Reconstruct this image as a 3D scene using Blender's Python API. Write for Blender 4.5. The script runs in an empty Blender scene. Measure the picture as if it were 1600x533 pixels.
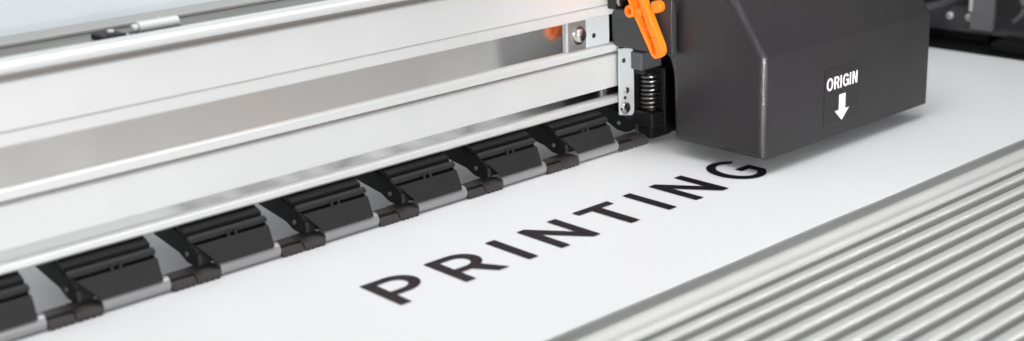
import bpy, bmesh, math, random
from mathutils import Vector, Matrix
from mathutils.geometry import tessellate_polygon

S = 0.35            # design units (camera height = 1) to metres
random.seed(4)
scn = bpy.context.scene
COL = scn.collection

# ------------------------------------------------------------------ materials
def mat(name, color, rough=0.5, metal=0.0, spec=0.5, bump=None, streak=None, var=0.0, coat=0.0):
    """bump=(scale, strength): fine grain; streak=(cross_scale, strength): brushing along X; var: soft tone variation"""
    m = bpy.data.materials.new(name); m.use_nodes = True
    nt = m.node_tree; N = nt.nodes; L = nt.links
    b = N['Principled BSDF']
    b.inputs['Base Color'].default_value = (*color, 1)
    b.inputs['Roughness'].default_value = rough
    b.inputs['Metallic'].default_value = metal
    b.inputs['Specular IOR Level'].default_value = spec
    b.inputs['Coat Weight'].default_value = coat
    tc = N.new('ShaderNodeTexCoord')
    if var:
        n = N.new('ShaderNodeTexNoise'); n.inputs['Scale'].default_value = 18; n.inputs['Detail'].default_value = 5
        L.new(tc.outputs['Object'], n.inputs['Vector'])
        mr = N.new('ShaderNodeMapRange')
        mr.interpolation_type = 'SMOOTHSTEP'; mr.inputs['From Min'].default_value = .15; mr.inputs['From Max'].default_value = .85
        mr.inputs['To Min'].default_value = max(0.02, rough - var); mr.inputs['To Max'].default_value = min(1, rough + var)
        L.new(n.outputs['Fac'], mr.inputs['Value']); L.new(mr.outputs['Result'], b.inputs['Roughness'])
        mx = N.new('ShaderNodeMix'); mx.data_type = 'RGBA'
        mx.inputs['A'].default_value = (*[c * (1 - var) for c in color], 1)
        mx.inputs['B'].default_value = (*[min(1, c * (1 + var)) for c in color], 1)
        L.new(n.outputs['Fac'], mx.inputs['Factor']); L.new(mx.outputs['Result'], b.inputs['Base Color'])
    if bump or streak:
        n = N.new('ShaderNodeTexNoise'); n.inputs['Detail'].default_value = 3
        mp = N.new('ShaderNodeMapping'); L.new(tc.outputs['Object'], mp.inputs['Vector'])
        L.new(mp.outputs['Vector'], n.inputs['Vector'])
        if streak:
            mp.inputs['Scale'].default_value = (2.0, streak[0], streak[0]); n.inputs['Scale'].default_value = 1; st = streak[1]
        else:
            n.inputs['Scale'].default_value = bump[0]; st = bump[1]
        bp = N.new('ShaderNodeBump'); bp.inputs['Strength'].default_value = st; bp.inputs['Distance'].default_value = 0.0006
        L.new(n.outputs['Fac'], bp.inputs['Height']); L.new(bp.outputs['Normal'], b.inputs['Normal'])
    return m

M = dict(
    paper=mat('coated_paper', (.87, .875, .885), .42, spec=.35, bump=(900, .05)),
    ribbed=mat('anodised_ribbed_aluminium', (.74, .74, .73), .48, .28, streak=(900, .03), var=.04),
    bed=mat('grey_bed', (.45, .45, .44), .5, .3),
    alu=mat('brushed_aluminium', (.91, .91, .905), .42, .50, streak=(1400, .16), var=.03),
    alu_bright=mat('extruded_aluminium_edge', (.90, .90, .895), .40, .5, streak=(1400, .10)),
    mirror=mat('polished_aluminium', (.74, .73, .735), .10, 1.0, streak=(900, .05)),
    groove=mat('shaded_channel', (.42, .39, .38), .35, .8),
    zinc=mat('zinc_plate', (.60, .63, .65), .45, .3, bump=(140, .08), var=.06),
    clip=mat('nickel_plate', (.34, .33, .325), .35, .6, var=.05),
    dull=mat('dull_aluminium', (.72, .72, .715), .15, 1.0, streak=(900, .04)),
    steel=mat('screw_steel', (.85, .83, .80), .22, 1.0),
    dark_steel=mat('dark_hole', (.01, .01, .01), .6),
    cover=mat('grained_black_plastic', (.0095, .0080, .0090),   .39, spec=.58, bump=(620, .42), var=.07),
    plate=mat('satin_black_plastic', (.022, .022, .022), .45, spec=.4, bump=(1800, .12)),
    block=mat('grey_plastic', (.055, .055, .060), .42, bump=(1500, .1)),
    black=mat('matt_black_plastic', (.006, .006, .0065), .52, spec=.26, bump=(1500, .12), var=.10),
    panel=mat('charcoal_plastic', (.021, .021, .022), .50, spec=.34, bump=(1500, .15), var=.12),
    deep=mat('black_paint', (.005, .005, .005), .55, spec=.18),
    flap=mat('worn_brown_black_rubber', (.052, .046, .0455), .55, spec=.35, bump=(700, .25), var=.14),
    roller=mat('satin_grey_roller', (.36, .355, .36), .36, .45, streak=(500, .1), var=.08),
    orange=mat('orange_plastic', (.90, .175, .007), .38, spec=.45, var=.03),
    decal=mat('label_film', (.009, .0085, .009), .34, spec=.5),
    white=mat('white_print', (.74, .72, .74), .6, spec=.3),
    spring=mat('spring_steel', (.20, .19, .18), .30, 1.0),
    lid=mat('pale_blue_panel', (.70, .75, .78), .35, spec=.4, var=.02),
    ledge=mat('grey_green_ledge', (.19, .195, .18), .42, .2, streak=(300, .2), var=.1),
    ledge_dark=mat('dark_gasket', (.05, .045, .045), .5),
    rubber=mat('pale_nylon', (.80, .80, .80), .4),
    frame=mat('dark_frame', (.055, .055, .058), .45, .2, var=.15),
    bracket=mat('grey_steel', (.18, .18, .195), .45, .5, var=.12),
    dust=mat('pale_dust', (.70, .70, .69), .7),
)
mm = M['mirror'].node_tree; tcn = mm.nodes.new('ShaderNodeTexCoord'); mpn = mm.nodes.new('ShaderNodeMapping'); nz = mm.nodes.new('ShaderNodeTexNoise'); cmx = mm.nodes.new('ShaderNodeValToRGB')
mpn.inputs['Scale'].default_value = (9, 4, 5); nz.inputs['Scale'].default_value = 1.0; nz.inputs['Detail'].default_value = 2  # warm and cool room reflections painted into the strip's base colour
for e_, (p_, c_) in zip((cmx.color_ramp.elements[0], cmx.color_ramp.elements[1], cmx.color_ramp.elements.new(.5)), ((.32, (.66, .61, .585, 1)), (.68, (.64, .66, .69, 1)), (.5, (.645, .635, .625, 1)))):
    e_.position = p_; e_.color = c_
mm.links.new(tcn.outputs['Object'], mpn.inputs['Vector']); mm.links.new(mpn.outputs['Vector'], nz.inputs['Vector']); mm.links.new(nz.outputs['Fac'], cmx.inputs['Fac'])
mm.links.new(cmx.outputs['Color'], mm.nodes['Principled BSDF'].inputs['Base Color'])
# ink: one print, paler and browner at the left, near black at the right
ink = mat('black_ink', (.03, .02, .025), .55, spec=.22)
nt = ink.node_tree
ge = nt.nodes.new('ShaderNodeNewGeometry'); sx = nt.nodes.new('ShaderNodeSeparateXYZ'); mr = nt.nodes.new('ShaderNodeMapRange')
mr.inputs['From Min'].default_value = 1.4 * S; mr.inputs['From Max'].default_value = 2.5 * S
mx = nt.nodes.new('ShaderNodeMix'); mx.data_type = 'RGBA'
mx.inputs['A'].default_value = (.030, .019, .023, 1); mx.inputs['B'].default_value = (.004, .003, .006, 1)
nt.links.new(ge.outputs['Position'], sx.inputs['Vector']); nt.links.new(sx.outputs['X'], mr.inputs['Value'])
nt.links.new(mr.outputs['Result'], mx.inputs['Factor']); nt.links.new(mx.outputs['Result'], nt.nodes['Principled BSDF'].inputs['Base Color'])

# ------------------------------------------------------------------ builders (design units in, metres out)
def thing(name, label, cat, loc, group=None):
    o = bpy.data.objects.new(name, None); o.empty_display_size = .01
    o.location = Vector(loc) * S; COL.objects.link(o)
    o['label'] = label; o['category'] = cat
    if group: o['group'] = group
    return o

def build(name, bm, m, parent=None, bevel=0.0, seg=2, smooth=True, origin=None, angle=30):
    """link bm (world design units) as one mesh object under parent"""
    base = Vector((0, 0, 0))
    p = parent
    while p is not None:
        base += p.location; p = p.parent
    base /= S
    o0 = Vector(origin) if origin is not None else Vector((0, 0, 0))
    bmesh.ops.remove_doubles(bm, verts=bm.verts, dist=1e-7)
    bmesh.ops.recalc_face_normals(bm, faces=bm.faces)
    org = Vector(origin) if origin is not None else base
    for v in bm.verts: v.co = (v.co - org) * S
    me = bpy.data.meshes.new(name); bm.to_mesh(me); bm.free()
    me.materials.append(m)
    o = bpy.data.objects.new(name, me); COL.objects.link(o)
    o.location = (org - base) * S
    if parent: o.parent = parent
    if smooth:
        for f in me.polygons: f.use_smooth = True
        try: me.set_sharp_from_angle(angle=math.radians(angle))
        except Exception: pass
    if bevel:
        b = o.modifiers.new('bevel', 'BEVEL'); b.width = bevel * S; b.segments = seg; b.limit_method = 'ANGLE'
        b.angle_limit = math.radians(28); b.harden_normals = True; b.use_clamp_overlap = True
    return o

def add_box(bm, x0, x1, y0, y1, z0, z1):
    v = [bm.verts.new((x, y, z)) for x in (x0, x1) for y in (y0, y1) for z in (z0, z1)]
    for f in ((0, 1, 3, 2), (4, 6, 7, 5), (0, 4, 5, 1), (2, 3, 7, 6), (0, 2, 6, 4), (1, 5, 7, 3)):
        bm.faces.new([v[i] for i in f])
def box(*a):
    bm = bmesh.new(); add_box(bm, *a); return bm
def add_prism_x(bm, x0, x1, yz, shift=None):
    """outline in the YZ plane extruded from x0 to x1"""
    a = [bm.verts.new((x0, y, z)) for y, z in yz]; b = [bm.verts.new((x1, y, z)) for y, z in yz]
    n = len(yz)
    for i in range(n): bm.faces.new((a[i], a[(i + 1) % n], b[(i + 1) % n], b[i]))
    bm.faces.new(a); bm.faces.new(b[::-1])
def prism(x0, x1, yz):
    bm = bmesh.new(); add_prism_x(bm, x0, x1, yz); return bm
def add_tess(bm, loops, fn, front=0.0, back=None):
    """filled outline with holes; fn(u,v,w)->point. back=None: a flat sheet, else a slab"""
    tris = tessellate_polygon([[Vector((u, v, 0)) for u, v in lp] for lp in loops])
    flat = [p for lp in loops for p in lp]
    A = [bm.verts.new(fn(u, v, front)) for u, v in flat]
    for t in tris:
        try: bm.faces.new([A[i] for i in t])
        except ValueError: pass
    if back is not None:
        B = [bm.verts.new(fn(u, v, back)) for u, v in flat]
        for t in tris:
            try: bm.faces.new([B[i] for i in reversed(t)])
            except ValueError: pass
        k = 0
        for lp in loops:
            n = len(lp)
            for i in range(n):
                a, b = k + i, k + (i + 1) % n
                bm.faces.new((A[a], A[b], B[b], B[a]))
            k += n
def add_cyl(bm, p, axis, length, r, n=24, r2=None):
    """cylinder from p along axis ('x','y','z') for length"""
    r2 = r if r2 is None else r2
    ax = {'x': Vector((1, 0, 0)), 'y': Vector((0, 1, 0)), 'z': Vector((0, 0, 1))}[axis]
    e1 = {'x': Vector((0, 1, 0)), 'y': Vector((0, 0, 1)), 'z': Vector((1, 0, 0))}[axis]; e2 = ax.cross(e1)
    p = Vector(p)
    a = [bm.verts.new(p + r * (math.cos(t) * e1 + math.sin(t) * e2)) for t in [2 * math.pi * i / n for i in range(n)]]
    b = [bm.verts.new(p + ax * length + r2 * (math.cos(t) * e1 + math.sin(t) * e2)) for t in [2 * math.pi * i / n for i in range(n)]]
    for i in range(n): bm.faces.new((a[i], a[(i + 1) % n], b[(i + 1) % n], b[i]))
    bm.faces.new(a[::-1]); bm.faces.new(b)
def cyl(*a, **k):
    bm = bmesh.new(); add_cyl(bm, *a, **k); return bm
def arc(cx, cy, rx, ry, a0, a1, n):
    return [(cx + rx * math.cos(math.radians(a0 + (a1 - a0) * i / n)), cy + ry * math.sin(math.radians(a0 + (a1 - a0) * i / n))) for i in range(n + 1)]
def sweep(pts, r, n=10):
    bm = bmesh.new(); rings = []
    for i, p in enumerate(pts):
        t = (pts[min(i + 1, len(pts) - 1)] - pts[max(i - 1, 0)]).normalized()
        u = t.cross(Vector((0, 0, 1))); u.normalize(); w = u.cross(t)
        rings.append([bm.verts.new(p + r * (math.cos(2 * math.pi * k / n) * u + math.sin(2 * math.pi * k / n) * w)) for k in range(n)])
    for a, b in zip(rings, rings[1:]):
        for k in range(n): bm.faces.new((a[k], a[(k + 1) % n], b[(k + 1) % n], b[k]))
    bm.faces.new(rings[0][::-1]); bm.faces.new(rings[-1])
    return bm
def screw(parent, p, axis, sgn, r, h=None, name='screw', m='steel'):
    """pan-head screw with a cross recess, its head standing off the face along sgn*axis"""
    h = h or r * .6
    ax = {'x': Vector((1, 0, 0)), 'y': Vector((0, 1, 0))}[axis] * sgn
    e1 = {'x': Vector((0, 1, 0)), 'y': Vector((1, 0, 0))}[axis]; e2 = Vector((0, 0, 1))
    bm = bmesh.new(); p = Vector(p); n = 24
    prof = [(1.0, 0), (1.0, .45), (.9, .75), (.68, .95), (.35, 1.0)]
    rings = [[bm.verts.new(p + ax * h * t + r * k * (math.cos(2 * math.pi * i / n) * e1 + math.sin(2 * math.pi * i / n) * e2)) for i in range(n)] for k, t in prof]
    for a, b in zip(rings, rings[1:]):
        for i in range(n): bm.faces.new((a[i], a[(i + 1) % n], b[(i + 1) % n], b[i]))
    bm.faces.new(rings[0]); bm.faces.new(rings[-1])
    o = build(name, bm, M[m], parent, origin=p)
    bm = bmesh.new()
    for (a, b) in ((.5, .12), (.12, .5)):
        q = [p + ax * h * 1.03 + r * (s1 * a * e1 + s2 * b * e2) for s1, s2 in ((-1, -1), (1, -1), (1, 1), (-1, 1))]
        if a < b: q = [v + ax * .0003 for v in q]
        bm.faces.new([bm.verts.new(v) for v in q])
    build('cross_recess', bm, M['dark_steel'], o, smooth=False)
    return o

# ------------------------------------------------------------------ ribbed platen (front apron + flat bed under the paper)
pl = thing('ribbed_platen', 'silver grey ribbed aluminium platen in front of the paper', 'platen', (2.4, 1.1, -.05))
prof = [(3.4, -.006), (1.645, -.006), (1.645, -.027), (1.599, -.027)]
def ridge(y0, y1, z0, h, n=14):
    """one rounded rib seen from behind (y0) to front (y1): a long rise, a crest near its front, a steep nose"""
    w_ = y0 - y1
    out = [(y0, z0)]
    for i in range(1, n + 1):
        t = i / n
        out.append((y0 - w_ * .90 * t, z0 + h * math.sin(math.pi / 2 * t) ** .85))
    out += [(y0 - w_ * .94, z0 + h * .985), (y0 - w_ * .97, z0 + h * .93), (y0 - w_ * .99, z0 + h * .84), (y1, z0 + h * .72), (y1 + .0005, z0 + h * .62), (y1 + .011, z0 + h * .55), (y1 + .011, -.050)]
    return out
prof += [(1.5985, -.024), (1.5945, -.0150), (1.586, -.0085), (1.578, -.0075), (1.570, -.0085), (1.562, -.0112), (1.556, -.0135), (1.551, -.0135), (1.544, -.0105), (1.536, -.0082), (1.529, -.0085), (1.5235, -.012), (1.5205, -.0155), (1.5200, -.0175), (1.531, -.020), (1.531, -.050)]
y = 1.519
while y > .52:
    prof += [(y - .0045, -.050)] + ridge(y - .0047, y - .0484, -.0265, .0190); y -= .0487
prof += [(y - .01, -.03), (y - .02, -.09), (3.4, -.09)]
# drop doubled points
pp = [prof[0]]
for q in prof[1:]:
    if abs(q[0] - pp[-1][0]) + abs(q[1] - pp[-1][1]) > 1e-6: pp.append(q)
bm = bmesh.new()
a = [bm.verts.new((-.6, y_, z_)) for y_, z_ in pp]; b = [bm.verts.new((4.9, y_, z_)) for y_, z_ in pp]
for i in range(len(pp)):
    j = (i + 1) % len(pp); bm.faces.new((a[i], a[j], b[j], b[i]))
build('ribs', bm, M['ribbed'], pl, angle=55)
for (dx, dy, dr) in ((2.83, 1.277, .0030), (2.55, 1.377, .0026), (2.52, 1.182, .0034), (2.03, 1.518, .0030), (2.38, 1.43, .0022), (3.0, 1.38, .0024)):
    bm = bmesh.new()
    bmesh.ops.create_icosphere(bm, subdivisions=2, radius=dr, matrix=Matrix.Translation((dx, dy, -.006)) @ Matrix.Diagonal((1.5, .8, .7, 1)))
    build('dust_speck', bm, M['dust'], pl, origin=(dx, dy, -.006))

# ------------------------------------------------------------------ paper with its printed word
pa = thing('paper_sheet', 'smooth white sheet of paper printed with the word PRINTING', 'paper', (2.2, 2.2, 0))
bm = bmesh.new()
nx, ny = 60, 24
def pz(x, y):
    e = max(0, (y - 1.613)); k = max(0, 1 - e / .10)
    return .0 + .0007 * math.sin(x * 9) * k
grid = [[bm.verts.new((-.5 + 4.486 * i / nx, 1.6132 + (3.2 - 1.6132) * (j / ny) ** 1.6, pz(-.5 + 4.486 * i / nx, 1.6132 + (3.2 - 1.6132) * (j / ny) ** 1.6))) for j in range(ny + 1)] for i in range(nx + 1)]
for i in range(nx):
    for j in range(ny): bm.faces.new((grid[i][j], grid[i + 1][j], grid[i + 1][j + 1], grid[i][j + 1]))
g = bmesh.ops.extrude_face_region(bm, geom=bm.faces[:])
for v in g['geom']:
    if isinstance(v, bmesh.types.BMVert): v.co.z -= .0009
sheet = build('sheet', bm, M['paper'], pa, angle=40)

T = .0262
def glyph(ch):
    """outline loops, x in design units from the letter's left edge, v 0..1 of the cap height"""
    if ch == 'I': return [[(-.0005, 0), (.0262, 0), (.0262, 1), (-.0005, 1)]]
    if ch == 'T': return [[(0, 1), (0, .840), (.0418, .840), (.0418, 0), (.0712, 0), (.0712, .840), (.113, .840), (.113, 1)]]
    if ch == 'N': return [[(0, 0), (0, 1), (.0230, 1), (.0908, .35), (.0908, 1), (.1170, 1), (.1170, 0), (.0942, 0), (.0262, .650), (.0262, 0)]]
    if ch == 'P':
        o = [(0, 0), (0, 1), (.058, 1)] + arc(.058, .675, .052, .325, 90, -90, 16)[1:] + [(T, .35), (T, 0)]
        i = [(T, .85), (T, .50), (.056, .50)] + arc(.056, .675, .0275, .175, -90, 90, 14)[1:]
        return [o, i]
    if ch == 'R':
        o = [(0, 0), (0, 1), (.058, 1)] + arc(.058, .675, .052, .325, 90, -58, 16)[1:] + [(.1150, 0), (.0865, 0), (.0555, .345), (T, .345), (T, 0)]
        i = [(T, .85), (T, .495), (.056, .495)] + arc(.056, .6725, .0275, .1775, -90, 90, 14)[1:]
        return [o, i]
    if ch == 'G':
        cx = .066
        o = arc(cx, .5, .066, .535, 40, 318, 40)
        o += [(.1205, .155), (.1205, .535), (.067, .535), (.067, .385), (.0965, .385), (.0965, .225)]
        o += arc(cx + .001, .5, .0415, .385, 305, 46, 32)
        return [o]
letters = [('P', 1.3963, 1.9320, 2.0690), ('R', 1.5580, 1.9295, 2.0687), ('I', 1.7275, 1.9280, 2.0690), ('N', 1.8185, 1.9258, 2.0690),
           ('T', 1.9880, 1.9235, 2.0685), ('I', 2.1530, 1.9212, 2.0685), ('N', 2.2445, 1.9198, 2.0693), ('G', 2.4180, 1.9235, 2.0700)]
for k, (ch, x0, yb, yt) in enumerate(letters):
    bm = bmesh.new()
    add_tess(bm, glyph(ch), lambda u, v, w: (x0 + u, yb + (yt - yb) * v, .0016 + w))
    build('printed_letter', bm, ink, sheet, smooth=False)

# ------------------------------------------------------------------ gantry beam
X0, X1 = -.6, 3.75
YF = 2.390
gb = thing('gantry_beam', 'long brushed aluminium gantry beam above the row of rollers', 'beam', (1.6, YF, .11))
def rail(name, yz, m, bevel=0.0, x0=X0, x1=X1, seg=2):
    return build(name, prism(x0, x1, yz), M[m], gb, bevel=bevel, seg=seg)
rail('core', [(2.432, .118), (2.50, .118), (2.50, .475), (2.432, .475)], 'alu')
rail('top_rail', [(2.42, .4835)] + [(2.392 + .016 * math.cos(math.radians(a_)), .4955 + .0125 * math.sin(math.radians(a_))) for a_ in range(270, 80, -15)] + [(2.42, .508)], 'alu_bright')
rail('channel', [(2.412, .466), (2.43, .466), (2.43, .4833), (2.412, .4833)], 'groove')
rail('upper_face', [(YF, .3780), (YF, .466), (YF + .006, .4695), (2.411, .4695), (2.411, .3780)], 'alu', .0012)
rail('upper_ledge', [(2.402, .3770), (2.3848, .3766), (2.3835, .3753), (2.3835, .3535), (2.387, .3505), (2.402, .3505)], 'alu_bright', .001)
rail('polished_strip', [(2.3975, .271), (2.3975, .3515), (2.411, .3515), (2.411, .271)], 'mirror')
rail('lower_ledge', [(2.404, .2735), (2.3875, .2728), (2.3825, .2702), (2.3825, .2535), (2.386, .2505), (2.404, .2505)], 'alu_bright', .001)
rail('lower_face', [(YF, .157), (YF, .2385), (YF + .006, .2425), (2.411, .2425), (2.411, .1545), (YF + .004, .1545)], 'alu', .0012)
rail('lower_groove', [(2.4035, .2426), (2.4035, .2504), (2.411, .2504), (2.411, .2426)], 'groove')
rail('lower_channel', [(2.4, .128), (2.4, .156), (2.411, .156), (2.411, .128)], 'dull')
rail('lip', [(2.411, .130), (2.390, .1305), (2.3835, .1275), (2.3825, .116), (2.386, .1115), (2.411, .1115)], 'alu_bright', .001)

# clip with its screw and the plate with a hole, at the carriage end of the polished strip
cl = build('clip', box(2.3, 2.366, 2.3915, 2.3965, .2745, .3500), M['clip'], gb, .0015)
add = bmesh.new(); add_box(add, 2.2965, 2.3003, 2.3890, 2.3970, .2745, .3495)
build('clip_flange', add, M['zinc'], cl, .0008)
bm = cyl((2.336, 2.3868, .3135), 'y', .0045, .0245, 28)
build('washer', bm, M['steel'], cl, .0012)
sc = screw(cl, (2.339, 2.3868, .3135), 'y', -1, .0175, .011)
hp = build('end_plate', box(2.3675, 2.452, 2.3922, 2.3970, .2745, .3500), M['zinc'], gb, .001)
build('hole', cyl((2.3945, 2.3914, .3035), 'y', .001, .0065, 20), M['dark_steel'], hp)

# ------------------------------------------------------------------ pinch roller arms under the beam
PITCH = .2577
def make_arm():
    t = thing('pinch_roller_arm', 'x', 'roller arm', (0, 2.34, 0))
    body = [(2.339, .034), (2.3455, .0735), (2.356, .0755), (2.358, .083), (2.3665, .0865), (2.369, .094), (2.398, .1025), (2.402, .1010), (2.408, .1065), (2.55, .125), (2.55, .071), (2.41, .051), (2.37, .0395)]
    build('housing', prism(-.0408, .1255, body), M['black'], t, .0012)
    # ridged top: two long stepped bars across the housing
    build('top_bar', prism(-.0490, .1335, [(2.3485, .0805), (2.3488, .0895), (2.3580, .0935), (2.3605, .0925), (2.3605, .0840)]), M['panel'], t, .0007, 1)
    build('top_bar', prism(-.0485, .1325, [(2.3675, .0880), (2.3680, .0995), (2.3790, .1040), (2.3990, .1110), (2.4040, .1085), (2.4040, .1000)]), M['black'], t, .0007, 1)
    ck = [(2.3400, .0360), (2.3455, .0720), (2.357, .0815), (2.373, .0885), (2.40, .0965), (2.55, .114), (2.55, .070), (2.40, .0490), (2.37, .0365)]
    ckl = [(2.3215, .040), (2.3210, .054), (2.3255, .0680), (2.3350, .0750)] + ck[2:-1] + [(2.37, .036), (2.34, .034)]
    c1 = build('cheek', prism(-.0488, -.0410, ckl), M['deep'], t, .0006, 1)
    build('cheek_lip', prism(-.0490, -.0405, [(2.3192, .042), (2.3190, .054), (2.3210, .0630), (2.3235, .0625), (2.3220, .054), (2.3222, .042)]), M['panel'], t, .0010, 2)
    build('cheek', prism(.1257, .1320, ck), M['deep'], t, .0006, 1)
    build('pivot_pin', cyl((-.0530, 2.361, .0565), 'x', .006, .0050, 16), M['bracket'], c1, .0008)
    # sloping front panel, narrower at its foot
    bm = bmesh.new()
    F = [(-.001, 2.3225, .0305), (.1315, 2.3225, .0305), (.1335, 2.343, .0735), (-.0375, 2.343, .0735)]
    B = [(x, y + .006, z + .0005) for x, y, z in F]
    A = [bm.verts.new(q) for q in F]; Bv = [bm.verts.new(q) for q in B]
    bm.faces.new(A); bm.faces.new(Bv[::-1])
    for i in range(4): bm.faces.new((A[i], A[(i + 1) % 4], Bv[(i + 1) % 4], Bv[i]))
    build('front_panel', bm, M['panel'], t, .0012)
    for px in (.034, .052):
        build('slot_pin', box(px, px + .006, 2.3425, 2.353, .072, .0835), M['panel'], t, .0008)
    ro = build('roller', cyl((.0015, 2.3395, .0175), 'x', .1445, .0165, 32), M['roller'], t, .001)
    fl = [(2.3225, .0022), (2.3225, .009), (2.3265, .0165), (2.336, .0215), (2.350, .0230), (2.376, .0225), (2.376, .0190), (2.350, .0195), (2.338, .0180), (2.3295, .0140), (2.327, .009), (2.327, .0022)]
    build('axle', cyl((-.1090, 2.339, .0120), 'x', .109, .0105, 20), M['deep'], t)
    for (xa, xb, up) in ((-.1095, -.0562, 0), (-.0545, .0005, .0012)):
        bm = bmesh.new(); add_prism_x(bm, xa, xb, [(y_ - up * .8, z_ + up) for y_, z_ in fl])
        for k in range(4):
            xx = xa + .006 + k * (xb - xa - .016) / 3
            add_box(bm, xx, xx + .005, 2.3212 - up, 2.3245 - up, .0012, .0034)
        build('flap', bm, M['flap'], t, .0008)
    return t
def clone(src, x, label):
    r = src.copy(); COL.objects.link(r); r.location = (x * S, src.location.y, src.location.z); r['label'] = label
    for ch in list(src.children):
        c = ch.copy(); COL.objects.link(c); c.parent = r
        for g_ in list(ch.children):
            d = g_.copy(); COL.objects.link(d); d.parent = c
    return r
arm = make_arm(); arm['group'] = 'pinch roller arms under the beam'
GL = 'black pinch roller arm with grey roller, '
labels = [GL + 'cut by the left edge of the photo', GL + 'second from the left edge of the photo',
          GL + 'third from the left edge of the photo', GL + 'middle one of the seven in the row',
          GL + 'directly behind the printed letter P', GL + 'second left of the black carriage',
          GL + 'nearest left of the metal bracket and spring']
base_x = 1.7475
arm.location.x = (base_x - 4 * PITCH) * S; arm['label'] = labels[0]
for k in range(1, 7):
    clone(arm, base_x + (k - 4) * PITCH, labels[k])
# the last one, half under the carriage: only cheek, housing and the dark flaps show
la = thing('pinch_roller_arm', 'black roller arm without visible roller, tucked below the spring and carriage', 'roller arm', (base_x + 3 * PITCH, 2.34, 0), 'pinch roller arms under the beam')
for ch in list(arm.children):
    if ch.name.split('.')[0] in ('roller', 'front_panel', 'slot_pin', 'top_bar'): continue
    c = ch.copy(); COL.objects.link(c); c.parent = la
    if c.name.split('.')[0] in ('cheek', 'housing'): c.location.y += .02 * S
    for g_ in list(ch.children):
        d = g_.copy(); COL.objects.link(d); d.parent = c

# ------------------------------------------------------------------ print carriage
ca = thing('print_carriage', 'black print head carriage with ORIGIN label and orange lever', 'carriage', (2.84, 2.1, .04))
CX0, CX1, CY = 2.480, 3.204, 1.912
def rounded(pts, rad, n=6):
    """round the listed corners of an outline: rad maps index -> radius"""
    out = []
    for i, p in enumerate(pts):
        r = rad.get(i, 0)
        if not r: out.append(p); continue
        P = Vector(p); A = (Vector(pts[i - 1]) - P); B = (Vector(pts[(i + 1) % len(pts)]) - P)
        ang = A.angle(B); d = min(r / math.tan(ang / 2), A.length * .49, B.length * .49); r = d * math.tan(ang / 2)
        a0 = P + A.normalized() * d; b0 = P + B.normalized() * d
        c = P + (A.normalized() + B.normalized()).normalized() * (r / math.sin(ang / 2))
        va, vb = a0 - c, b0 - c
        th = va.angle_signed(vb) if hasattr(va, 'angle_signed') else 0
        t0 = math.atan2(va.y, va.x); t1 = math.atan2(vb.y, vb.x)
        dt = (t1 - t0 + math.pi) % (2 * math.pi) - math.pi
        for k in range(n + 1):
            t = t0 + dt * k / n; out.append((c.x + r * math.cos(t), c.y + r * math.sin(t)))
    return out
side = [(CY, .040), (CY, .293), (2.103, .560), (2.300, .560), (2.300, .266), (2.219, .266), (2.205, .205), (2.200, .040)]
side_r = {0: .004, 1: .009, 2: .03, 3: .01, 4: .004, 5: .05, 6: .03, 7: .012}
concave = {5, 6}
def inset(pts, d):
    """mitred inward offset of a clockwise or anticlockwise outline"""
    area_ = sum(p[0] * q[1] - q[0] * p[1] for p, q in zip(pts, pts[1:] + pts[:1]))
    sg = 1 if area_ > 0 else -1; out = []
    n = len(pts)
    for i in range(n):
        a, p, b = Vector(pts[i - 1]), Vector(pts[i]), Vector(pts[(i + 1) % n])
        n1 = Vector((-(p - a).y, (p - a).x)).normalized() * sg; n2 = Vector((-(b - p).y, (b - p).x)).normalized() * sg
        m_ = (n1 + n2).normalized(); k = d / max(.2, m_.dot(n1)); out.append((p.x + m_.x * k, p.y + m_.y * k))
    return out
def section(d):
    return rounded(inset(side, d), {i_: (r_ + d if i_ in concave else max(.0012, r_ - d)) for i_, r_ in side_r.items()})
FR, NF = .022, 7
bm = bmesh.new(); loops_ = []
xs = [(CX0 + FR * (1 - math.sin(math.pi / 2 * k / NF)), FR * (1 - math.cos(math.pi / 2 * k / NF))) for k in range(NF, -1, -1)]
xs = sorted(xs, key=lambda t: t[0])
x_r = sorted([(CX1 - .6 * FR * (1 - math.sin(math.pi / 2 * k / NF)), .6 * FR * (1 - math.cos(math.pi / 2 * k / NF))) for k in range(NF + 1)], key=lambda t: t[0])
for x_, d_ in xs + x_r:
    loops_.append([bm.verts.new((x_, y_, z_)) for y_, z_ in section(d_)])
for a, b in zip(loops_, loops_[1:]):
    n = len(a)
    for i in range(n): bm.faces.new((a[i], a[(i + 1) % n], b[(i + 1) % n], b[i]))
bm.faces.new(loops_[0]); bm.faces.new(loops_[-1])
cv = build('cover', bm, M['cover'], ca, angle=50)
# label: a thin dark film with white print on the front face
lb = build('label_plate', box(2.722, 2.8725, CY - .0012, CY + .003, .0755, .2210), M['decal'], cv, .0006, 1)
def ring(x, z, w, h, t, th):
    return [arc(x + w / 2, z + h / 2, w / 2, h / 2, 0, 360, 28)[:-1], arc(x + w / 2, z + h / 2, w / 2 - t, h / 2 - th, 0, 360, 28)[:-1]]
zb, zt = .1650, .1972; hh = zt - zb
def P_(u, v, w): return (u, CY - .0016 + w, v)
t_ = .0066
G_ = []
G_.append(ring(2.7290, zb - .0005, .0275, hh + .001, t_, .0052))
r0 = 2.7605
G_.append([[(r0, zb), (r0, zt), (r0 + .0125, zt)] + arc(r0 + .0125, zt - .0092, .0095, .0092, 90, -60, 10)[1:] + [(r0 + .0232, zb), (r0 + .0160, zb), (r0 + .0110, zb + .0132), (r0 + t_, zb + .0132), (r0 + t_, zb)],
           [(r0 + t_, zt - .0050), (r0 + t_, zb + .0182), (r0 + .0115, zb + .0182)] + arc(r0 + .0115, zt - .0095, .0038, .0045, -90, 90, 8)])
G_.append([[(2.7866, zb), (2.7926, zb), (2.7926, zt), (2.7866, zt)]])
g0 = 2.7972; gc = g0 + .0135
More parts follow.
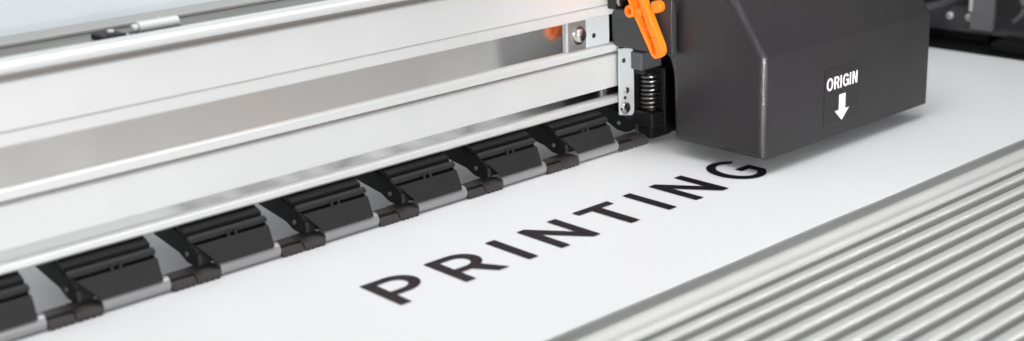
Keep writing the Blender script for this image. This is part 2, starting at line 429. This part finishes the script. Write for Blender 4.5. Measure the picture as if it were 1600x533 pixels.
G_.append([arc(gc, zb + hh / 2, .0137, hh / 2 + .0005, 28, 318, 26) + [(g0 + .0228, zb + .0005), (g0 + .0268, zb + .0005), (g0 + .0268, zb + .0178), (g0 + .0140, zb + .0178), (g0 + .0140, zb + .0130), (g0 + .0205, zb + .0130), (g0 + .0200, zb + .0085)] + arc(gc, zb + hh / 2, .0071, hh / 2 - .0050, 305, 35, 22)])
G_.append([[(2.8268, zb), (2.8328, zb), (2.8328, zt), (2.8268, zt)]])
n0 = 2.8388
G_.append([[(n0, zb), (n0, zt), (n0 + .0072, zt), (n0 + .0160, zb + .0125), (n0 + .0160, zt), (n0 + .0222, zt), (n0 + .0222, zb), (n0 + .0152, zb), (n0 + .0062, zb + .0200), (n0 + .0062, zb)]])
bm = bmesh.new()
for loops in G_: add_tess(bm, loops, P_)
build('lettering', bm, M['white'], lb, smooth=False)
bm = bmesh.new()
add_tess(bm, [[(2.7835, .1475), (2.8115, .1475), (2.8115, .1075), (2.8290, .1075), (2.7975, .0790), (2.7660, .1075), (2.7835, .1075)]], P_)
build('arrow', bm, M['white'], lb, smooth=False)
# inner side plate seen behind the lever, with the dark well of the lever pivot
build('side_plate', prism(2.455, 2.474, rounded([(2.18, .268), (2.377, .268), (2.386, .285), (2.386, .352), (2.377, .366), (2.30, .372), (2.30, .46), (2.18, .46)], {1: .008})), M['plate'], ca, .003)
build('plate_slot', box(2.4535, 2.4555, 2.345, 2.366, .3365, .3385), M['dark_steel'], ca, smooth=False)
# pivot well: a ring on the cover's side and its dark mouth
bm = bmesh.new()
add_tess(bm, [arc(2.225, .402, .050, .050, 0, 360, 40)[:-1], arc(2.225, .402, .042, .042, 0, 360, 40)[:-1]], lambda u, v, w: (2.4785 - w, u, v), .012, -.004)
build('pivot_ring', bm, M['cover'], ca, .001)
build('pivot_well', cyl((2.470, 2.225, .402), 'x', .006, .0419, 36), M['deep'], ca)
# dark inner body
build('inner_body', box(2.472, 3.15, 2.3735, 2.3785, .045, .56), M['deep'], ca, .002)
build('inner_body', box(2.600, 3.15, 2.20, 2.36, .030, .262), M['deep'], ca, .004)
build('top_block', box(2.432, 2.474, 2.352, 2.3785, .369, .470), M['black'], ca, .003)
screw(ca, (2.4515, 2.352, .3885), 'y', -1, .0135, .008)
# zinc bracket at the carriage edge
zb_ = rounded([(2.4585, .083), (2.512, .072), (2.512, .2565), (2.4585, .2615)], {1: .012, 2: .014, 0: .004})
bm = bmesh.new(); add_tess(bm, [zb_], lambda u, v, w: (u, 2.364 + w, v), 0, .006)
br = build('bracket', bm, M['zinc'], ca, .0015)
build('hole', cyl((2.4745, 2.3632, .2275), 'y', .001, .0068, 20), M['dark_steel'], br)
build('hole', cyl((2.4775, 2.3632, .1270), 'y', .001, .0050, 20), M['dark_steel'], br)
screw(br, (2.480, 2.364, .147), 'y', -1, .0095, .008)
screw(br, (2.4755, 2.364, .1005), 'y', -1, .0160, .010)
# spring post
build('spring_block', box(2.502, 2.578, 2.325, 2.3725, .2005, .247), M['block'], ca, .003)
build('spring_block', box(2.516, 2.5785, 2.330, 2.3725, .185, .2003), M['black'], ca, .002)
sxc, syc = 2.5450, 2.3350
build('spring_rod', cyl((sxc, syc, .06), 'z', .13, .0175, 24), M['deep'], ca)
pts = []
for i in range(8 * 28 + 1):
    t = i / 28; pts.append(Vector((sxc + .0235 * math.cos(2 * math.pi * t), syc + .0235 * math.sin(2 * math.pi * t), .0915 + .0925 * i / (8 * 28))))
build('coil_spring', sweep(pts, .0036, 10), M['spring'], ca, angle=80)
build('spring_cup', box(2.513, 2.579, 2.302, 2.3725, .046, .0865), M['black'], ca, .004, 3)
build('spring_foot', box(2.520, 2.600, 2.312, 2.3595, .012, .045), M['deep'], ca, .004)
build('foot_block', box(2.560, 2.65, 2.30, 2.345, .020, .20), M['deep'], ca, .004)
# orange lever, swinging beside the cover's left face: tray with rims, rib, boss and cam pin
lv_out = [(2.300, .400), (2.278, .359), (2.2305, .283), (2.222, .269), (2.213, .2625), (2.205, .2625), (2.193, .2695), (2.1865, .281), (2.1890, .297), (2.2465, .406), (2.275, .47), (2.335, .46)]
lv_in = [(2.289, .400), (2.270, .362), (2.2245, .288), (2.218, .2765), (2.212, .272), (2.2075, .274), (2.2075, .282), (2.2130, .293), (2.2660, .404), (2.296, .455), (2.316, .45)]
bm = bmesh.new()
add_tess(bm, [lv_out, lv_in[::-1]], lambda u, v, w: (2.424 + w, u, v), 0, .017)
lv = build('lever', bm, M['orange'], ca, .0022, 3)
bm = bmesh.new(); add_tess(bm, [lv_out], lambda u, v, w: (2.4395 + w, u, v), 0, .0050)
build('lever_web', bm, M['orange'], lv, .001)
bm = bmesh.new()
ra = [(2.2535, .3330), (2.2280, .3335), (2.2280, .3300), (2.2520, .3295)]
add_tess(bm, [ra], lambda u, v, w: (2.4275 + w, u, v), 0, .014)
build('lever_rib', bm, M['orange'], lv, .0006)
bm = bmesh.new()
add_tess(bm, [arc(2.288, .374, .0155, .0155, 0, 360, 28)[:-1], arc(2.288, .374, .0075, .0075, 0, 360, 28)[:-1]], lambda u, v, w: (2.416 + w, u, v), 0, .020)
build('lever_boss', bm, M['orange'], lv, .0015)
build('lever_boss', cyl((2.418, 2.262, .3735), 'x', .018, .0095, 20), M['orange'], lv, .0015)
build('cam_pin', cyl((2.434, 2.2175, .390), 'x', .036, .0155, 24), M['orange'], lv, .003, 3)
mk = bmesh.new()
mk.faces.new([mk.verts.new(q) for q in ((2.4237, 2.2255, .3160), (2.4237, 2.2050, .3175), (2.4237, 2.2050, .3163), (2.4237, 2.2255, .3148))])
build('lever_mark', mk, M['dark_steel'], lv, smooth=False)

# ------------------------------------------------------------------ rear cover behind the beam, with a small roller catch on its ledge
rc = thing('rear_cover', 'pale blue white cover panel rising behind the beam, on a grey green ledge', 'cover', (1.3, 2.66, .45))
build('ledge', prism(X0, 2.35, [(2.583, .40), (2.583, .472), (2.80, .472), (2.90, .472), (2.90, .40)]), M['ledge'], rc, .001)
build('gasket', prism(X0, 2.35, [(2.422, .476), (2.422, .484), (2.475, .484), (2.475, .476)]), M['ledge_dark'], rc, .001)
build('ledge_step', prism(X0, 2.35, [(2.4752, .476), (2.4752, .488), (2.56, .488), (2.56, .476)]), M['ledge'], rc, .002)
build('seal', prism(X0, 2.35, [(2.5602, .474), (2.5602, .4805), (2.5822, .4805), (2.5822, .474)]), M['ledge_dark'], rc, .001)
build('foot_strip', prism(X0, 2.35, [(2.690, .4722), (2.690, .4800), (2.7435, .4860), (2.7435, .4722)]), M['bed'], rc, .002)
build('lid_panel', prism(X0, 2.35, rounded([(2.745, .4725), (2.752, .500), (2.90, .86), (3.2, 1.05), (3.2, .4725)], {1: .01, 2: .1})), M['lid'], rc, .004)
lc = thing('lid_catch', 'small black catch plate with a white roller on the rear ledge', 'catch', (1.22, 2.49, .488))
build('base_plate', box(1.135, 1.30, 2.478, 2.525, .4882, .4940), M['black'], lc, .002)
build('base_plate', box(1.120, 1.170, 2.484, 2.545, .4884, .5000), M['black'], lc, .003)
ro_ = bmesh.new(); add_cyl(ro_, (1.200, 2.497, .5045), 'x', .090, .0115, 24); add_cyl(ro_, (1.187, 2.497, .5045), 'x', .0125, .008, 20)
build('catch_roller', ro_, M['rubber'], lc, .002)
build('screw', cyl((1.150, 2.515, .5000), 'z', .006, .0075, 18), M['rubber'], lc, .002)
build('screw', cyl((1.172, 2.487, .4940), 'z', .004, .005, 18), M['steel'], lc, .001)
build('screw', cyl((1.262, 2.522, .4940), 'z', .020, .006, 18), M['steel'], lc, .001)

# ------------------------------------------------------------------ right hand end of the machine, out of focus
sf = thing('side_frame', 'dark end frame of the machine, out of focus past the paper edge', 'machine frame', (4.3, 2.4, 0))
build('floor_plate', prism(3.99, 5.4, [(1.90, -.002), (2.52, -.002), (2.52, .006), (1.90, .006)]), M['deep'], sf, .002)
build('frame_wall', box(4.35, 4.40, 1.6, 3.4, -.05, .75), M['frame'], sf, .004)
build('frame_wall', box(3.80, 4.35, 2.62, 2.66, -.05, .75), M['deep'], sf, .004)
build('dark_duct', prism(4.02, 4.35, rounded([(1.98, .007), (2.17, .007), (2.19, .03), (2.16, .05), (1.98, .03)], {2: .02, 3: .02})), M['deep'], sf, .004)
build('dark_duct', box(4.12, 4.34, 2.24, 2.60, .007, .040), M['deep'], sf, .006)
build('side_rail', prism(4.10, 4.345, [(2.06, .041), (2.60, .041), (2.60, .050), (2.06, .062)]), M['frame'], sf, .003)
mp_ = build('mount_plate', box(4.11, 4.13, 2.285, 2.56, .052, .125), M['frame'], sf, .003)
for q in ((2.385, .090), (2.313, .091)):
    screw(mp_, (4.11, q[0], q[1]), 'x', -1, .0125, .008, m='rubber')
ab = build('angle_bracket', box(4.085, 4.108, 2.215, 2.298, .055, .30), M['bracket'], sf, .004)
build('bracket_edge', box(4.08, 4.0845, 2.288, 2.300, .118, .30), M['zinc'], ab, .001)
build('shaded_lip_end', prism(3.78, 4.34, [(2.38, .128), (2.41, .128), (2.41, .145), (2.38, .145)]), M['bracket'], sf, .004)  # continues the beam's lip, its shade put into the dark grey colour
hose = [Vector((4.16, 2.02 + .09 * math.sin(i * .35), .06 + .012 * i)) for i in range(20)]
build('hose', sweep([Vector((4.15, 2.175 - .004 * i - .02 * math.sin(i * .5), .085 + .012 * i)) for i in range(18)], .009, 10), M['bracket'], sf)

# ------------------------------------------------------------------ light
w = bpy.data.worlds.new('World'); scn.world = w; w.use_nodes = True
wn = w.node_tree.nodes; wl = w.node_tree.links
bg = wn['Background']; bg.inputs['Strength'].default_value = 0.37
tc = wn.new('ShaderNodeTexCoord'); sp = wn.new('ShaderNodeSeparateXYZ'); wl.new(tc.outputs['Generated'], sp.inputs['Vector'])
mr = wn.new('ShaderNodeMapRange'); mr.inputs['From Min'].default_value = -1; mr.inputs['From Max'].default_value = 1
wl.new(sp.outputs['Y'], mr.inputs['Value'])
cr = wn.new('ShaderNodeMix'); cr.data_type = 'RGBA'
cr.inputs['A'].default_value = (1.15, 1.15, 1.15, 1)      # bright room in front of the machine
cr.inputs['B'].default_value = (.66, .68, .71, 1)         # dimmer wall behind it
wl.new(mr.outputs['Result'], cr.inputs['Factor']); wl.new(cr.outputs['Result'], bg.inputs['Color'])

def area(name, loc, target, size, size_y, power, color=(1, 1, 1)):
    l = bpy.data.lights.new(name, 'AREA'); l.shape = 'RECTANGLE'; l.size = size * S; l.size_y = size_y * S
    l.energy = power * S * S; l.color = color
    o = bpy.data.objects.new(name, l); COL.objects.link(o); o.location = Vector(loc) * S
    o.rotation_euler = (Vector(target) - Vector(loc)).to_track_quat('-Z', 'Y').to_euler()
    return o
area('ceiling_softbox', (1.9, 1.5, 3.5), (2.1, 1.9, 0), 2.8, 1.8, 66)
area('front_window', (1.1, -2.85, 1.1), (2.3, 1.9, .15), 1.2, 1.4, 54)
edge_lamp = area('added_edge_lamp', (-1.15, -2.75, .5), (2.50, 1.90, .33), 0.8, .5, 2.7)  # added narrow lamp aimed at the cover's corner for its edge highlight
edge_lamp.data.spread = math.radians(9)
area('added_rear_lamp', (.85, 4.7, .9), (1.2, 2.4, 0), 1.5, .9, 18)  # added low lamp that brightens the gaps under the beam

# ------------------------------------------------------------------ camera
Rr = (0.74333337, -0.66774873, -0.03958701); Rd = (-0.22670282, -0.19580212, -0.95407933); Rf = (0.62933404, 0.71817349, -0.29692677)
cam = bpy.data.cameras.new('camera'); co = bpy.data.objects.new('camera', cam); COL.objects.link(co)
co.matrix_world = Matrix(((Rr[0], -Rd[0], -Rf[0], 0), (Rr[1], -Rd[1], -Rf[1], 0), (Rr[2], -Rd[2], -Rf[2], 1.0 * S), (0, 0, 0, 1)))
cam.sensor_width = 36; cam.lens = 36 * 2087.33 / 1600
cam.clip_start = .01; cam.clip_end = 50
cam.dof.use_dof = True; cam.dof.focus_distance = 3.22 * S; cam.dof.aperture_fstop = 4.4; cam.dof.aperture_blades = 0
scn.camera = co
vs = scn.view_settings
vs.view_transform = 'Standard'; vs.look = 'None'; vs.exposure = 0.30; vs.gamma = 1.0
